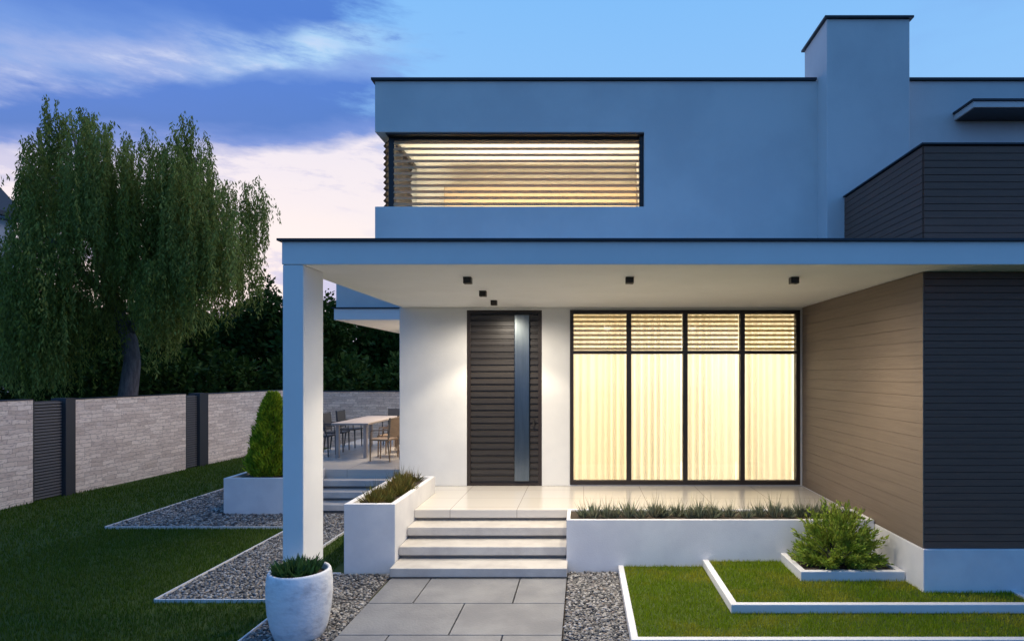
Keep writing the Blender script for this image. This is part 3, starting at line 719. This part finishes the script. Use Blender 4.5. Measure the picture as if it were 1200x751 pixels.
# ------------------------------------------------------------------ ceiling spotlights (real lamps, each with an added fill spot)
SP = [(-1.29, 6.80, 'front'), (-1.31, 7.95, 'mid'), (-1.32, 9.0, 'door'), (.51, 6.80, 'centre'), (2.34, 6.80, 'right')]
LB = ['small dark square ceiling spotlight nearest the porch edge, in line with the door', 'small dark ceiling spotlight in the middle of the line of three toward the door', 'small dark ceiling spotlight right in front of the front door',
      'small dark ceiling spotlight at the porch edge in front of the curtained window', 'small dark ceiling spotlight at the porch edge nearest the brown wood wall']
POW = [105, 115, 150, 190, 175]
for (x, y, nme), lab, pw in zip(SP, LB, POW):
    o = empty('ceiling_spotlight', (x, y, 3.505), lab, 'spotlight', 'spotlights on the porch ceiling')
    sol('housing', [(x - .045, x + .045, y - .045, y + .045, 3.432, 3.503)], M['lamp_body'], o, subs=[(x - .037, x + .037, y - .037, y + .037, 3.432, 3.45)], bevel=.003)
    MB().lathe(x, y, [(.001, 3.447), (.034, 3.447)], 16).build('lens', M['bulb'], o)
    l = bpy.data.lights.new('spot_lamp', 'SPOT'); l.energy = pw; l.color = (1, .86, .66); l.spot_size = R(112 if x < 0 else 130); l.spot_blend = .35 if x < 0 else .9; l.shadow_soft_size = .04
    lo = bpy.data.objects.new('spot_lamp', l); link(lo); lo.location = (x, y, 3.42)
    l = bpy.data.lights.new('spot_fill', 'SPOT'); l.energy = {'front': 16, 'mid': 42, 'door': 120, 'centre': 80, 'right': 50}[nme]; l.color = (1, .88, .72); l.spot_size = R(176); l.spot_blend = .5; l.shadow_soft_size = .08  # second, very wide spot added to brighten the upper porch walls
    lo = bpy.data.objects.new('spot_fill', l); link(lo); lo.location = (x, y, 3.41)

def area(name, loc, sx, sy, power, col, rot=(0, 0, 0)):
    l = bpy.data.lights.new(name, 'AREA'); l.shape = 'RECTANGLE'; l.size = sx; l.size_y = sy; l.energy = power; l.color = col
    o = bpy.data.objects.new(name, l); link(o); o.location = loc; o.rotation_euler = rot; return o
area('living_room_lamp', (1.65, 11.7, 3.42), 4.0, 1.6, 150, (1, .88, .70))
area('upstairs_lamp', (-.9, 9.1, 4.40), 3.3, .3, 80, (1, .88, .66), (R(180 - 38), 0, 0))
area('terrace_fill', (-4.0, 14.5, 3.49), 1.2, 1.2, 130, (1, .80, .58))  # unseen area light, added to warm the terrace and its ceiling

# ------------------------------------------------------------------ world
w = bpy.data.worlds.new('World'); S.world = w; w.use_nodes = True; g = NT(w.node_tree); bg = g.n['Background']
tc = g.new('ShaderNodeTexCoord'); sx = g.new('ShaderNodeSeparateXYZ'); g.link(tc.outputs['Generated'], sx.inputs[0])
X, Y, Z = sx.outputs
az = g.math('ARCTAN2', X, Y)
hyp = g.math('SQRT', g.math('ADD', g.math('MULTIPLY', X, X), g.math('MULTIPLY', Y, Y)))
tl = g.math('DIVIDE', Z, g.math('MAXIMUM', hyp, .02))
cb = g.new('ShaderNodeCombineXYZ'); g.link(az, cb.inputs[0]); g.link(g.math('MULTIPLY', tl, 2.6), cb.inputs[1])
def noise(sc, det, off=0.0, dist=0.0):
    mp = g.new('ShaderNodeMapping'); mp.inputs['Location'].default_value = (off, off * .7, 0); g.link(cb.outputs[0], mp.inputs[0])
    n = g.new('ShaderNodeTexNoise', inp={'Scale': sc, 'Detail': det, 'Roughness': .55, 'Distortion': dist}); g.link(mp.outputs[0], n.inputs[0]); return n.outputs[0]
mpw = g.new('ShaderNodeMapping'); mpw.inputs['Scale'].default_value = (1, 1.25, 1); mpw.inputs['Rotation'].default_value = (0, 0, .08); mpw.inputs['Location'].default_value = (1.7, 4.4, 0); g.link(cb.outputs[0], mpw.inputs[0])
nw = g.new('ShaderNodeTexNoise', inp={'Scale': 5.5, 'Detail': 9, 'Roughness': .64, 'Distortion': .1}); g.link(mpw.outputs[0], nw.inputs[0]); nw = nw.outputs[0]
n1 = noise(3.2, 7, 3.1, .4); n2 = noise(7.5, 8, 9.3, .15); n3 = noise(1.7, 4, 5.7)
base = g.math('MULTIPLY_ADD', g.math('ADD', az, .76), .21, .315)
rel = g.math('ADD', g.math('SUBTRACT', tl, base), g.math('MULTIPLY', g.math('SUBTRACT', n1, .5), .10))
rel = g.math('ADD', rel, g.math('MULTIPLY', g.math('SUBTRACT', n2, .5), .05))
u_ = g.math('MULTIPLY_ADD', rel, 1.0, .45, clamp=True)
cl_ = g.ramp(u_, [(0, (.62, .62, .80)), (.13, (.80, .78, .90)), (.22, (.98, .88, .86)), (.395, (.88, .82, .90)), (.415, (.17, .29, .70)), (.44, (.08, .21, .61)), (.485, (.085, .22, .66)), (.515, (.24, .40, .80)), (.55, (.16, .32, .76)), (.60, (.075, .21, .66)), (1.0, (.10, .26, .70))])
# pale wisps above the band
rw = g.math('SUBTRACT', rel, g.math('MULTIPLY', g.math('ADD', az, .76), .13))
veil = g.math('MULTIPLY', g.smooth(nw, .34, .56), g.math('MULTIPLY', g.smooth(rw, .012, .035), g.smooth(rw, .105, .07)))
vcol = g.mix(g.smooth(az, -.62, -.40), (.36, .46, .80), (.46, .72, .97))
cl_ = g.mix(g.math('MULTIPLY', veil, .8), cl_, vcol)
wis = g.math('MULTIPLY', g.smooth(nw, .50, .66), g.math('MULTIPLY', g.smooth(rw, .015, .035), g.smooth(rw, .09, .055)))
cl_ = g.mix(g.math('MULTIPLY', wis, .60), cl_, (.74, .78, .94))
cl_ = g.mix(g.math('MULTIPLY', g.math('MULTIPLY', g.smooth(nw, .47, .60), g.smooth(rel, -.16, -.08)), g.math('MULTIPLY', g.smooth(rel, -.02, -.05), .7)), cl_, (.50, .52, .78))
# faint violet streaks in the glow near the horizon
stk = g.math('MULTIPLY', g.smooth(n2, .50, .62), g.smooth(tl, .24, .14))
cl_ = g.mix(g.math('MULTIPLY', stk, .6), cl_, (.30, .40, .80))
clear = g.ramp(g.math('MULTIPLY', tl, 1.0, clamp=True), [(0, (.60, .74, .98)), (.3, (.30, .58, .97)), (.7, (.20, .50, .95)), (1, (.15, .40, .85))])
clear = g.mix(g.math('MULTIPLY', g.smooth(n3, .52, .72), .45), clear, (.20, .36, .78))
side = g.smooth(g.math('ADD', g.math('MULTIPLY_ADD', g.math('SUBTRACT', tl, .45), .55, az), g.math('MULTIPLY', g.math('SUBTRACT', nw, .5), .5)), -.37, -.20)
front = g.mix(side, cl_, clear)
back = g.ramp(g.math('MULTIPLY', Z, 1.0, clamp=True), [(0, (.17, .38, .90)), (.5, (.078, .275, .665)), (1, (.088, .29, .70))])
fsel = g.math('MULTIPLY', g.smooth(Y, -.05, .45), g.smooth(tl, 2.2, .9))
col = g.mix(fsel, back, front)
nish = g.new('ShaderNodeTexSky', sky_type='NISHITA', sun_disc=False, sun_elevation=R(1.5), sun_rotation=R(-35))
col = g.mix(.015, col, nish.outputs[0])
col = g.mix(g.smooth(Z, .0, -.05), col, (.02, .03, .05))
g.link(col, bg.inputs[0]); bg.inputs[1].default_value = 1.0

sun = bpy.data.lights.new('afterglow_sun', 'SUN'); sun.energy = .9; sun.angle = R(25); sun.color = (1, .84, .80)
so = bpy.data.objects.new('afterglow_sun', sun); link(so)
so.rotation_euler = Vector((1, .25, .95)).to_track_quat('Z', 'Y').to_euler()

# ------------------------------------------------------------------ camera
cam = bpy.data.cameras.new('camera'); co_ = bpy.data.objects.new('camera', cam); link(co_)
co_.location = (0, 0, 2.45); co_.rotation_euler = (R(90), 0, 0)
cam.sensor_width = 36; cam.lens = 716 / 1200 * 36; cam.shift_x = -(684 - 600) / 1200; cam.shift_y = (436 - 375.5) / 1200; cam.clip_end = 3000; cam.clip_start = .05
S.camera = co_
S.view_settings.view_transform = 'Standard'; S.view_settings.look = 'None'; S.view_settings.exposure = 0; S.view_settings.gamma = 1
S.render.engine = 'CYCLES'; S.cycles.use_denoising = True
try: S.cycles.denoiser = 'OPENIMAGEDENOISE'
except Exception: pass
S.cycles.max_bounces = 8; S.cycles.diffuse_bounces = 5; S.cycles.transparent_max_bounces = 12; S.cycles.sample_clamp_indirect = 4; S.cycles.caustics_reflective = False
